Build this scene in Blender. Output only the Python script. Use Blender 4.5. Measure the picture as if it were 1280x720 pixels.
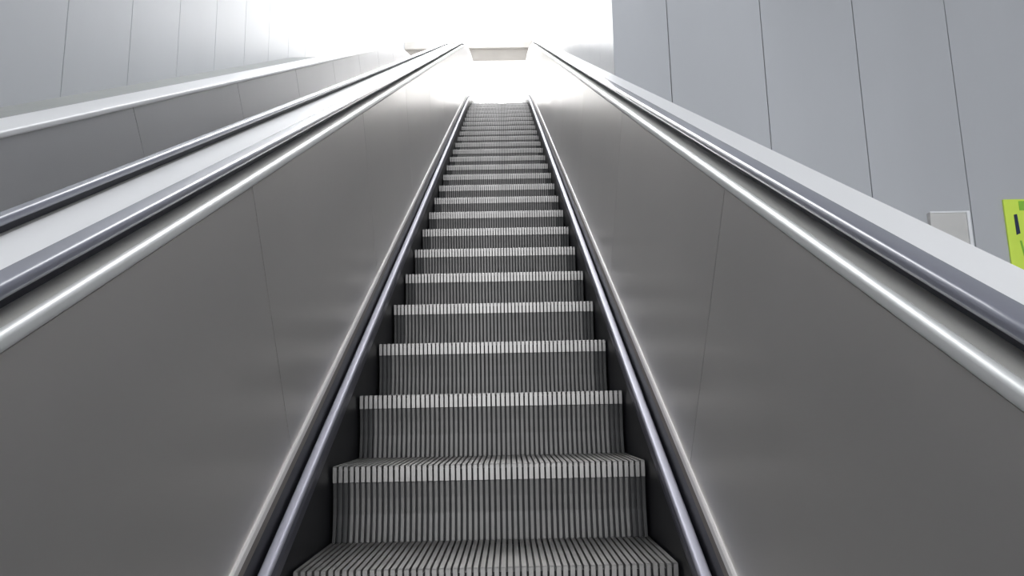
import bpy, math, random
from mathutils import Matrix, Vector
random.seed(4)
R = math.radians
sc = bpy.context.scene
for o in list(bpy.data.objects): bpy.data.objects.remove(o)

# ------------------------------------------------------------------ camera
EYE = 2.6                       # eye height above the lower floor
CX = 0.066
F = 892.0                       # focal length in pixels of a 1280 wide frame
PITCH, ROLL = 9.5, 1.18
cd = bpy.data.cameras.new('camera'); cam = bpy.data.objects.new('camera', cd)
sc.collection.objects.link(cam); sc.camera = cam
cd.sensor_width = 36; cd.lens = 36*F/1280; cd.clip_start = .02; cd.clip_end = 500
YAW = math.atan((640-626 - 334*math.tan(R(ROLL)))/F)
rot = Matrix.Rotation(-YAW, 4, 'Z') @ Matrix.Rotation(R(90+PITCH), 4, 'X') @ Matrix.Rotation(-R(ROLL), 4, 'Z')
cam.matrix_world = Matrix.Translation((CX, 0, EYE)) @ rot

# ------------------------------------------------------------------ sky
w = bpy.data.worlds.new('sky'); sc.world = w; w.use_nodes = True
nt = w.node_tree; nt.nodes.clear()
out = nt.nodes.new('ShaderNodeOutputWorld'); bg = nt.nodes.new('ShaderNodeBackground')
tc = nt.nodes.new('ShaderNodeTexCoord'); sep = nt.nodes.new('ShaderNodeSeparateXYZ')
mr = nt.nodes.new('ShaderNodeMapRange'); mr.interpolation_type = 'SMOOTHSTEP'
mr.inputs[1].default_value = 0.15; mr.inputs[2].default_value = 0.95
mr.inputs[3].default_value = 1.7; mr.inputs[4].default_value = 6.0
cr = nt.nodes.new('ShaderNodeValToRGB')
cr.color_ramp.elements[0].color = (.95, .97, 1.0, 1); cr.color_ramp.elements[1].color = (1, .995, .98, 1)
cr.color_ramp.elements[0].position = .35; cr.color_ramp.elements[1].position = .8
nt.links.new(tc.outputs['Generated'], sep.inputs[0]); nt.links.new(sep.outputs[1], mr.inputs[0])
nt.links.new(sep.outputs[1], cr.inputs[0]); nt.links.new(cr.outputs[0], bg.inputs[0])
nt.links.new(mr.outputs[0], bg.inputs[1]); nt.links.new(bg.outputs[0], out.inputs[0])
sc.view_settings.view_transform = 'Standard'; sc.view_settings.look = 'None'
sc.view_settings.gamma = 1; sc.view_settings.use_curve_mapping = False
sc.view_settings.exposure = 1.05

# ------------------------------------------------------------------ materials
def srgb(h):
    v = [int(h[i:i+2], 16)/255 for i in (0, 2, 4)]
    return tuple(x/12.92 if x <= .04045 else ((x+.055)/1.055)**2.4 for x in v) + (1,)
def mat(name, col, rough=.5, metal=0., noise=.06, scale=(3, 3, 3), rvar=.0, spec=.5, coat=0., bump=0., bscale=None):
    m = bpy.data.materials.new(name); m.use_nodes = True
    t = m.node_tree; b = t.nodes['Principled BSDF']
    c = srgb(col) if isinstance(col, str) else col
    b.inputs['Metallic'].default_value = metal; b.inputs['Roughness'].default_value = rough
    b.inputs['Specular IOR Level'].default_value = spec; b.inputs['Coat Weight'].default_value = coat
    g = t.nodes.new('ShaderNodeTexCoord'); mp = t.nodes.new('ShaderNodeMapping'); mp.inputs['Scale'].default_value = scale
    nz = t.nodes.new('ShaderNodeTexNoise'); nz.inputs['Scale'].default_value = 1.0; nz.inputs['Detail'].default_value = 5
    t.links.new(g.outputs['Object'], mp.inputs[0]); t.links.new(mp.outputs[0], nz.inputs['Vector'])
    mx = t.nodes.new('ShaderNodeMix'); mx.data_type = 'RGBA'
    mx.inputs[6].default_value = tuple(max(0, x*(1-noise*2)) for x in c[:3]) + (1,)
    mx.inputs[7].default_value = tuple(min(1, x*(1+noise*2)) for x in c[:3]) + (1,)
    t.links.new(nz.outputs['Fac'], mx.inputs[0]); t.links.new(mx.outputs[2], b.inputs['Base Color'])
    if rvar:
        r = t.nodes.new('ShaderNodeMapRange'); r.inputs[1].default_value = .3; r.inputs[2].default_value = .7
        r.inputs[3].default_value = rough-rvar; r.inputs[4].default_value = rough+rvar
        t.links.new(nz.outputs['Fac'], r.inputs[0]); t.links.new(r.outputs[0], b.inputs['Roughness'])
    if bump:
        m2 = t.nodes.new('ShaderNodeMapping'); m2.inputs['Scale'].default_value = bscale or scale
        n2 = t.nodes.new('ShaderNodeTexNoise'); n2.inputs['Scale'].default_value = 1; n2.inputs['Detail'].default_value = 3
        bp = t.nodes.new('ShaderNodeBump'); bp.inputs['Strength'].default_value = bump; bp.inputs['Distance'].default_value = .002
        t.links.new(g.outputs['Object'], m2.inputs[0]); t.links.new(m2.outputs[0], n2.inputs['Vector'])
        t.links.new(n2.outputs['Fac'], bp.inputs['Height']); t.links.new(bp.outputs[0], b.inputs['Normal'])
    return m
M = {}
M['panel'] = mat('brushed dark steel', (.68, .66, .64, 1), .34, .72, .07, (1, .8, .8), .03, bump=.15, bscale=(40, 3, 60))
M['mould'] = mat('bright aluminium edge', (.90, .91, .90, 1), .42, .45, .03)
M['deck'] = mat('shaded warm steel deck', (.55, .54, .51, 1), .42, .3, .05, (2, .6, .6))  # inner copy of the deck metal, handrail shade put into its colour
M['cap'] = mat('pale steel deck', (.86, .86, .865, 1), .32, .0, .03, (2, .6, .6))  # outer copy of the same deck, open sky light put into its colour
M['rubber'] = mat('black rubber handrail', (.20, .205, .25, 1), .28, 0, .10, coat=.8)
M['guide'] = mat('black handrail guide', (.04, .04, .05, 1), .5)
M['skirt'] = mat('dark skirt steel', (.012, .012, .015, 1), .5, .1, .08)
M['rail'] = mat('anodised rail', (.52, .52, .60, 1), .45, .4, .04)
M['railside'] = mat('rail holder', (.13, .13, .17, 1), .40, .5, .06)
M['black'] = mat('black inner strip', (.010, .010, .013, 1), .35)
M['trim'] = mat('pale aluminium trim', (.88, .85, .83, 1), .40, .2, .03)
M['trimbase'] = mat('tan grey trim base', (.20, .18, .17, 1), .45, .3)
M['satin'] = mat('lit parapet steel', (.50, .50, .51, 1), .32, .3, .05, (1, .8, .8))  # lighter copy of the panel steel, brighter light put into its colour
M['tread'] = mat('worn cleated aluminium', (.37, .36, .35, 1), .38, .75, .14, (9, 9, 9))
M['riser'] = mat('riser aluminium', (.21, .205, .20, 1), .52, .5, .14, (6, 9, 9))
M['border'] = mat('black riser border', (.06, .06, .06, 1), .5, .3)
M['body'] = mat('black step body', (.020, .020, .022, 1), .6)
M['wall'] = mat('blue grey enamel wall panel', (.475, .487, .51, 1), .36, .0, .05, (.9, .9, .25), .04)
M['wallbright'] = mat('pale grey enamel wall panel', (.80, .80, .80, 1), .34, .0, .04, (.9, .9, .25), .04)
M['joint'] = mat('dark wall joint', (.09, .08, .08, 1), .8)
M['ledge'] = mat('grey sloping ledge', (.30, .31, .30, 1), .6)
M['ceil'] = mat('pale ceiling', (.6, .6, .6, 1), .7)
M['floor'] = mat('grey stone floor', (.34, .34, .34, 1), .5, 0, .10, (4, 4, 4))
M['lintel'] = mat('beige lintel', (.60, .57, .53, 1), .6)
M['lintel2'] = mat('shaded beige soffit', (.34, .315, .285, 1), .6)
M['mullion'] = mat('white window frame', (.40, .40, .40, 1), .4)
M['lime'] = mat('lime yellow board', (.68, .88, .10, 1), .45)
M['green'] = mat('green print', (.25, .55, .05, 1), .45)
M['navy'] = mat('navy print', (.010, .02, .07, 1), .45)
M['box'] = mat('grey cabinet face', (.60, .59, .57, 1), .45)
M['white'] = mat('white frame', (.85, .86, .87, 1), .35)
g = bpy.data.materials.new('clear glass'); g.use_nodes = True
b = g.node_tree.nodes['Principled BSDF']; b.inputs['Transmission Weight'].default_value = 1
b.inputs['Roughness'].default_value = 0; b.inputs['IOR'].default_value = 1.02
nn = g.node_tree.nodes.new('ShaderNodeTexNoise'); nn.inputs['Scale'].default_value = 2
mm = g.node_tree.nodes.new('ShaderNodeMapRange'); mm.inputs[3].default_value = 0; mm.inputs[4].default_value = .02
g.node_tree.links.new(nn.outputs[0], mm.inputs[0]); g.node_tree.links.new(mm.outputs[0], b.inputs['Roughness'])
M['glass'] = g

# ------------------------------------------------------------------ mesh helpers
class MB:
    def __init__(s): s.v = []; s.f = []
    def add(s, vs, fs):
        n = len(s.v); s.v += [tuple(p) for p in vs]; s.f += [tuple(i+n for i in q) for q in fs]
    def box(s, x0, x1, y0, y1, z0, z1):
        s.add([(x0,y0,z0),(x1,y0,z0),(x1,y1,z0),(x0,y1,z0),(x0,y0,z1),(x1,y0,z1),(x1,y1,z1),(x0,y1,z1)],
              [(0,3,2,1),(4,5,6,7),(0,1,5,4),(1,2,6,5),(2,3,7,6),(3,0,4,7)])
    def prism(s, poly, x0, x1):            # poly of (y, z), extruded along x
        n = len(poly)
        s.add([(x0,)+tuple(p) for p in poly] + [(x1,)+tuple(p) for p in poly],
              [tuple(range(n))[::-1], tuple(range(n, 2*n))] + [(i, (i+1) % n, n+(i+1) % n, n+i) for i in range(n)])
    def sweep(s, prof, path, cx=0, side=1):      # prof of (d, u); path of (y, z, angle)
        n = len(prof); vs = []
        for (y, z, a) in path:
            for (d, u) in prof: vs.append((cx+side*d, y-u*math.sin(a), z+u*math.cos(a)))
        fs = []
        for i in range(len(path)-1):
            for j in range(n):
                k = (j+1) % n; fs.append((i*n+j, i*n+k, (i+1)*n+k, (i+1)*n+j))
        fs.append(tuple(range(n))); m = (len(path)-1)*n; fs.append(tuple(range(m, m+n))[::-1])
        s.add(vs, fs)
    def build(s, name, m, parent=None, smooth=False, bevel=0):
        me = bpy.data.meshes.new(name); me.from_pydata(s.v, [], s.f)
        import bmesh
        bm = bmesh.new(); bm.from_mesh(me); bmesh.ops.recalc_face_normals(bm, faces=bm.faces); bm.to_mesh(me); bm.free()
        me.materials.append(M[m])
        o = bpy.data.objects.new(name, me); sc.collection.objects.link(o)
        if parent:
            o.parent = parent; o.matrix_parent_inverse = Matrix.Translation(-parent.location) if parent.parent is None else Matrix()
        if smooth:
            me.polygons.foreach_set('use_smooth', [True]*len(me.polygons))
            me.set_sharp_from_angle(angle=R(40))
        if bevel:
            bv = o.modifiers.new('bevel', 'BEVEL'); bv.width = bevel; bv.segments = 2; bv.limit_method = 'ANGLE'
        return o
def tag(o, label=None, cat=None, group=None, kind=None):
    if label: o['label'] = label
    if cat: o['category'] = cat
    if group: o['group'] = group
    if kind: o['kind'] = kind
    return o
def empty(name, loc, label, cat, group=None):
    o = bpy.data.objects.new(name, None); o.location = loc; sc.collection.objects.link(o)
    o.empty_display_size = .2
    return tag(o, label, cat, group)
def rounded(d0, d1, u0, u1, r, n=4):
    pts = []
    for (cx, cy, a0) in ((d1-r, u1-r, 0), (d0+r, u1-r, 90), (d0+r, u0+r, 180), (d1-r, u0+r, 270)):
        for k in range(n+1):
            a = R(a0+90*k/n); pts.append((cx+r*math.cos(a), cy+r*math.sin(a)))
    return pts

# ------------------------------------------------------------------ pitch line of the escalators (y, z)
TAN = math.tan(R(30)); N0 = 1.524            # nosing line passes N0 below the eye
H0 = 0.0                                     # lower floor
R1, R2 = 1.5, 16.0
def line(y): return EYE - N0 + y*TAN
YK = (H0-(EYE-N0))/TAN
YL0, YL1 = YK-R1*math.tan(R(15)), YK-R1*math.tan(R(15))+R1*.5
YU0 = 11.0; YU1 = YU0+R2*.5
HT = line(YU0)+R2*(1-math.cos(R(30)))
YBOT, YTOP = -3.4, 22.8
def ang(y):
    if y <= YL0: return 0.
    if y < YL1: return math.asin((y-YL0)/R1)
    if y <= YU0: return R(30)
    if y < YU1: return math.asin(.5-(y-YU0)/R2)
    return 0.
def hz(y):
    if y <= YL0: return H0
    if y < YL1: return H0+R1-math.sqrt(R1*R1-(y-YL0)**2)
    if y <= YU0: return line(y)
    if y < YU1:
        c = line(YU0)-R2*math.cos(R(30)); return c+R2*math.cos(ang(y))
    return HT
def path(y0, y1, step=.25):
    ys = {y0, y1}
    for a in (YL0, YL1, YU0, YU1):
        if y0 < a < y1: ys.add(a)
    for k in range(1, 10):
        y = YL0+(YL1-YL0)*k/10
        if y0 < y < y1: ys.add(y)
    for k in range(1, 24):
        y = YU0+(YU1-YU0)*k/24
        if y0 < y < y1: ys.add(y)
    return [(y, hz(y), ang(y)) for y in sorted(ys)]
FULL = path(YBOT, YTOP)

# ================================================================== setting
def st(o): return tag(o, kind='structure')
WX = -3.378; RX = 1.16; RY = 6.48; FY = 23.7; PITCHW = .915; TOPZ = EYE+17
def rib_wall_x(name, x, y0, y1, first, m, out, z0fn=None, z1=TOPZ, zb=0.):
    """panelled wall in the plane x, panels along y, one mesh with recessed dark joints"""
    mb = MB(); jb = MB(); ys = [y0]; k = first
    while k-PITCHW > y0: k -= PITCHW
    while k < y1:
        if k > y0+.02: ys.append(k)
        k += PITCHW
    ys.append(y1); gp = .005
    for a, b2 in zip(ys, ys[1:]): mb.box(min(x, x+out*.03), max(x, x+out*.03), a+gp, b2-gp, zb, z1)
    jb.box(min(x+out*.012, x+out*.25), max(x+out*.012, x+out*.25), y0, y1, zb, z1)
    o = st(mb.build(name, m)); j = jb.build('joint_backing', 'joint', o)
    return o
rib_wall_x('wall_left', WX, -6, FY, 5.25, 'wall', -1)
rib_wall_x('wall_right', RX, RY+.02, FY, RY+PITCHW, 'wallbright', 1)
mb = MB(); mb.box(8.11, 8.3, -12, RY, 0, TOPZ); st(mb.build('shade_wall_right', 'wall'))  # unseen side wall, added to shade the right of the front wall
mb = MB(); xs = [RX, 1.70, 2.62, 3.535, 4.45, 5.365, 6.28, 7.195, 8.11]
for a, b2 in zip(xs, xs[1:]): mb.box(a+(.004 if a > RX else 0), b2-.004, RY, RY+.03, 0, TOPZ)
fw = st(mb.build('wall_front_right', 'wall'))
mb = MB(); mb.box(RX+.03, 8.11, RY+.012, RY+.25, 0, TOPZ); mb.build('joint_backing', 'joint', fw)
mb = MB(); mb.box(-8, 14, -12, FY, -.2, 0); st(mb.build('floor', 'floor'))
mb = MB(); mb.box(WX, RX, YTOP+.02, FY+6, HT-.3, HT); st(mb.build('floor_upper', 'floor'))
# ceiling out of view, added to darken the near end and right wall
mb = MB(); mb.box(-3.6, 14, -12, 3.2, EYE+6.5, EYE+6.7); mb.box(2.1, 14, 3.2, RY, EYE+6.5, EYE+6.7); st(mb.build('shade_ceiling', 'ceil'))
# sloping ledge between parapet and left wall
mb = MB(); mb.sweep([(2.03, .70), (-WX, .70), (-WX, .82), (2.03, .82)], FULL, 0, -1); st(mb.build('trim_1', 'ledge'))

# far glazing above a beige lintel
wz0, wz1 = EYE+12.9, TOPZ
win = st(bpy.data.objects.new('window_1', None)); sc.collection.objects.link(win); win.location = (0, FY, wz0)
mb = MB()
for x in (WX+.04, -1.62, .41, RX-.04): mb.box(x-.022, x+.022, FY+.02, FY+.14, wz0, wz1)
mb.box(WX, RX, FY+.02, FY+.14, wz1-.08, wz1); mb.box(WX, RX, FY+.02, FY+.14, wz0, wz0+.05)
mb.build('window_frame', 'mullion', win)
for a, b2 in ((WX+.062, -1.642), (-1.598, .388), (.432, RX-.062)):
    mb = MB(); mb.box(a, b2, FY+.07, FY+.085, wz0+.05, wz1-.08); mb.build('pane', 'glass', win)
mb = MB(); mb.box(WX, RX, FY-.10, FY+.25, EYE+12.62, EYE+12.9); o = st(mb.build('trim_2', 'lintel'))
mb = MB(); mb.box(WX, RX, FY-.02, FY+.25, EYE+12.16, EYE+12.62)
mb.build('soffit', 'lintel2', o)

# ================================================================== escalators
def step_meshes(width):
    """origin at the nosing; tread goes back along +y; the riser drops below it"""
    h = width/2; n = int(round(width/.018)); p = width/n
    edge = (MB(), MB()); body = MB(); body.prism([(.012, -.014), (.395, -.014), (.395, -.05), (.06, -.05), (.05, -.15), (.035, -.262), (.018, -.262), (.030, -.15), (.022, -.06)], -h, h)
    tread = MB(); riser = MB()
    for i in range(n):
        x = -h+(i+.5)*p
        # tread cleat with its front tooth; every other tooth stands a little proud
        f = .000 if i % 2 == 0 else .004
        w2 = p*.27; w3 = p*.33
        tread.prism([(f, -.003), (f+.003, 0), (.392, 0), (.392, -.014), (.014, -.014), (.014, -.05), (f+.003, -.05)], x-w3, x+w3)
        (edge[0] if i < 3 else edge[1] if i > n-4 else riser).prism([(.008, -.052), (.014, -.10), (.016, -.15), (.011, -.20), (.002, -.258), (.022, -.258), (.033, -.15), (.024, -.052)], x-w2, x+w2)
    return body, tread, riser, edge
def make_steps(root, cx, width, y_first, y_last):
    b_, t_, r_, e_ = step_meshes(width)
    src = None; y = .336
    while y-.4 > y_first: y -= .4
    while y < y_last:
        z = hz(y)
        if src is None:
            o = b_.build('step', 'body'); o.parent = root
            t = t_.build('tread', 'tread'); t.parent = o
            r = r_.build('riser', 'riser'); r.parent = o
            src = [o, t, r]
            for em in e_:
                e = em.build('riser_border', 'border'); e.parent = o; src.append(e)
        else:
            o = src[0].copy(); sc.collection.objects.link(o); o.parent = root
            for c in src[1:]:
                q = c.copy(); sc.collection.objects.link(q); q.parent = o
        o.matrix_parent_inverse = Matrix(); o.location = Vector((cx, y, z))-root.location
        y += .4

def side(root, cx, sgn, d, first_joint, outer, rail=True, sh=0., hr=(.593, .640, .995, 1.016), gd=.622):
    """one balustrade; d = half width of the step"""
    k = d-.5
    P = lambda pts: [(a+k+(sh*min(1, max(0, (u-.2)/.7))), u) for a, u in pts]
    def sw(name, prof, m, pth=FULL, smooth=False):
        mb = MB(); mb.sweep(P(prof), pth, cx, sgn); return mb.build(name, m, root, smooth)
    sw('skirt_panel', [(.507, -.30), (.515, -.30), (.515, .10), (.507, .10)], 'skirt')
    sw('brush_holder', [(.507, .045), (.515, .045), (.520, .120), (.494, .122), (.492, .105)], 'railside')
    o = sw('deflector_rail', rounded(.491, .519, .122, .140, .007), 'rail', smooth=True)
    sw('inner_strip', [(.515, .06), (.555, .06), (.555, .178), (.531, .178), (.520, .10)], 'black')
    sw('trim_base', [(.530, .177), (.550, .177), (.550, .190), (.535, .190)], 'trimbase')
    sw('panel_trim', [(.535, .190), (.550, .190), (.550, .208), (.541, .208), (.537, .204)], 'trim')
    # panels, split at their joints (all square to the slope)
    ys = [YBOT]; j = first_joint
    while j-1.283 > YBOT: j -= 1.283
    while j < YTOP:
        if j > YBOT+.1: ys.append(j)
        j += 1.283
    ys.append(YTOP)
    for a, b2 in zip(ys, ys[1:]):
        sw('balustrade_panel', [(.545, .205), (.565, .205), (.585, .952), (.565, .952)], 'panel', path(a+.002, b2-.002))
    sw('edge_moulding', rounded(.561, .581, .952, .976, .008), 'mould', smooth=True)
    sw('inner_deck', [(.579, .955), (.636, .955), (.636, .974), (.579, .974)], 'deck')
    if rail:
        sw('handrail_guide', [(gd, .973), (gd+.012, .973), (gd+.012, 1.004), (gd, 1.004)], 'guide')
        # handrail, turning round the newel at both ends
        pts = list(FULL); rr = .30
        y1, z1, _ = FULL[-1]; y0, z0, _ = FULL[0]
        prof = P(rounded(*hr, .008))
        mb = MB(); pp = []
        for q in range(0, 11):                       # lower newel turn
            a = -math.pi+math.pi*q/10
            pp.append((y0, z0+1.0-rr, a))
        vs_path = [(yy+0, zz, a, 'n') for yy, zz, a in pp] + [(y, z, a, 'f') for y, z, a in pts]
        for q in range(0, 11): vs_path.append((y1, z1+1.0-rr, -math.pi*0-math.pi*q/10, 'n'))
        n = len(prof); vs = []
        for (y, z, a, kk) in vs_path:
            for (dd, u) in prof:
                if kk == 'f': vs.append((cx+sgn*dd, y-u*math.sin(a), z+u*math.cos(a)))
                else:
                    r2 = rr+(u-1.0); aa = -a if y == y0 else a
                    s_ = -1 if y == y0 else 1
                    vs.append((cx+sgn*dd, y+s_*r2*math.sin(abs(a)), z+r2*math.cos(a)))
        fs = []
        for i in range(len(vs_path)-1):
            for jx in range(n):
                kx = (jx+1) % n; fs.append((i*n+jx, i*n+kx, (i+1)*n+kx, (i+1)*n+jx))
        fs.append(tuple(range(n))); m0 = (len(vs_path)-1)*n; fs.append(tuple(range(m0, m0+n)))
        mb.add(vs, fs); mb.build('handrail', 'rubber', root, True)
        # newels
        for (yy, zz, s_) in ((y0, z0, -1), (y1, z1, 1)):
            poly = [(yy, zz+.02), (yy, zz+.972)]
            for q in range(1, 12):
                a = math.pi*q/12; poly.append((yy+s_*.272*math.sin(a), zz+.70+.272*math.cos(a)))
            poly += [(yy, zz+.428), (yy+s_*.12, zz+.30), (yy+s_*.18, zz+.02)]
            mb = MB(); xa, xb = sorted((cx+sgn*(.56+k), cx+sgn*(.64+k))); mb.prism(poly, xa, xb)
            mb.build('newel', 'panel', root)
    # outer deck and outside cladding
    d0, d1 = outer
    mb = MB()
    mb.sweep([(d0, .955), (d1, .955), (d1, .974), (d0, .974)], FULL, cx, sgn); mb.build('outer_deck', 'cap', root)

def landing(root, cx, w):
    mb = MB(); mb.box(cx-w, cx+w, YU1+.40, YTOP+.02, HT-.06, HT+.002); mb.build('floor_plate', 'tread', root)
    mb = MB(); mb.box(cx-w, cx+w, YBOT, YL0-.25, H0+.001, H0+.012); mb.build('floor_plate', 'tread', root)
    n = int(2*w/.018); mb = MB()
    for i in range(n):
        x = cx-w+(i+.5)*2*w/n; mb.box(x-.004, x+.004, YU1+.25, YU1+.40, HT-.012, HT+.004)
    mb.build('comb', 'deck', root)

esc = empty('escalator', (0, YBOT, 0), 'long escalator running straight up the middle, with ribbed grey steps between dark steel sides', 'escalator', None)
make_steps(esc, 0, 1.0, YL0-.2, YU1+.1)
side(esc, 0, 1, .5, 2.05, (.636, .81), sh=.006)
side(esc, 0, -1, .5, 2.15, (.618, .745), sh=-.018)
landing(esc, 0, .5)
mb = MB(); mb.sweep([(.795, -.45), (.81, -.45), (.81, .955), (.795, .955)], FULL, 0, 1); mb.build('outer_cladding', 'cap', esc)
mb = MB(); mb.sweep([(-.79, -.55), (.79, -.55), (.79, -.45), (-.79, -.45)], path(YL1, YTOP), 0, 1); mb.build('truss_underside', 'ledge', esc)

# neighbouring escalator on the left, narrower
c2 = -1.345
es2 = empty('escalator', (c2, YBOT, 0), 'narrower neighbouring escalator on the left, its near handrail beside the shared white deck', 'escalator', None)
make_steps(es2, c2, .6, YL0-.2, YU1+.1)
side(es2, c2, 1, .375, 2.6, (.511, .60), hr=(.606, .638, .989, 1.007), gd=.610)
landing(es2, c2, .3)
def sw2(name, prof, m, pth=FULL, smooth=False):
    mb = MB(); mb.sweep(prof, pth, 0, -1); return mb.build(name, m, es2, smooth)
sw2('skirt_panel', [(1.70, -.30), (1.715, -.30), (1.715, .14), (1.70, .14)], 'skirt')
ys = [YBOT]; j = 2.52
while j-1.283 > YBOT: j -= 1.283
while j < YTOP:
    ys.append(j); j += 1.283
ys.append(YTOP)
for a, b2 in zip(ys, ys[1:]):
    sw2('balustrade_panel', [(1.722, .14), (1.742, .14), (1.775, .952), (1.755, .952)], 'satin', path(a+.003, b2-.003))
sw2('parapet_cap', rounded(1.745, 2.02, .950, .976, .008), 'cap', smooth=True)
sw2('outer_cladding', [(2.0, .60), (2.018, .60), (2.018, .951), (2.0, .951)], 'cap')

# ================================================================== things on the right hand wall
def at_wall(px, py, Y):
    """point of the plane y = Y seen at a pixel of the photograph"""
    v = rot.to_3x3() @ Vector(((px-640)/F, (360-py)/F, -1)); t = Y/v.y
    return CX+v.x*t, EYE+v.z*t
x0, z1 = at_wall(1252, 250, RY); _, z0 = at_wall(1262, 324, RY)
wd = .52
sg = empty('notice_board', (x0, RY, z0-.12), 'bright lime yellow notice with navy and green print on the grey wall at far right', 'sign')
mb = MB(); mb.box(x0, x0+wd, RY-.02, RY-.001, z0-.12, z1); mb.build('board', 'lime', sg, bevel=.003)
def pr(name, m, pts):
    mb = MB(); q = [(x0+a*wd, z1-b_) for a, b_ in pts]; n = len(q)
    mb.add([(a, RY-.024, c) for a, c in q]+[(a, RY-.0195, c) for a, c in q],
           [tuple(range(n)), tuple(range(n, 2*n))]+[(i, (i+1) % n, n+(i+1) % n, n+i) for i in range(n)])
    mb.build(name, m, sg)
pr('navy_mark', 'navy', [(.155, .15), (.21, .145), (.225, .33), (.155, .345)])
pr('green_mark', 'green', [(.27, .02), (.39, .02), (.39, .11), (.27, .11)])
for i in range(5):
    a = .20+i*.14; pr('green_stroke', 'green', [(a, .40+.02*(i % 2)), (a+.03, .40), (a+.07, .55), (a+.035, .56)])
bx1, bz1 = at_wall(1207, 266, RY); bx0, _ = at_wall(1158, 266, RY)
cb = empty('wall_cabinet', ((bx0+bx1)/2, RY, bz1-.55), 'pale grey shallow wall cabinet with a white edge, half hidden behind the white deck', 'cabinet')
mb = MB(); mb.box(bx0, bx1-.03, RY-.05, RY-.001, bz1-.55, bz1); mb.build('cabinet_body', 'box', cb, bevel=.004)
mb = MB(); mb.box(bx1-.028, bx1, RY-.06, RY-.001, bz1-.55, bz1+.004)
mb.box(bx0, bx1-.028, RY-.06, RY-.05, bz1-.012, bz1+.004); mb.build('cabinet_frame', 'white', cb, bevel=.002)
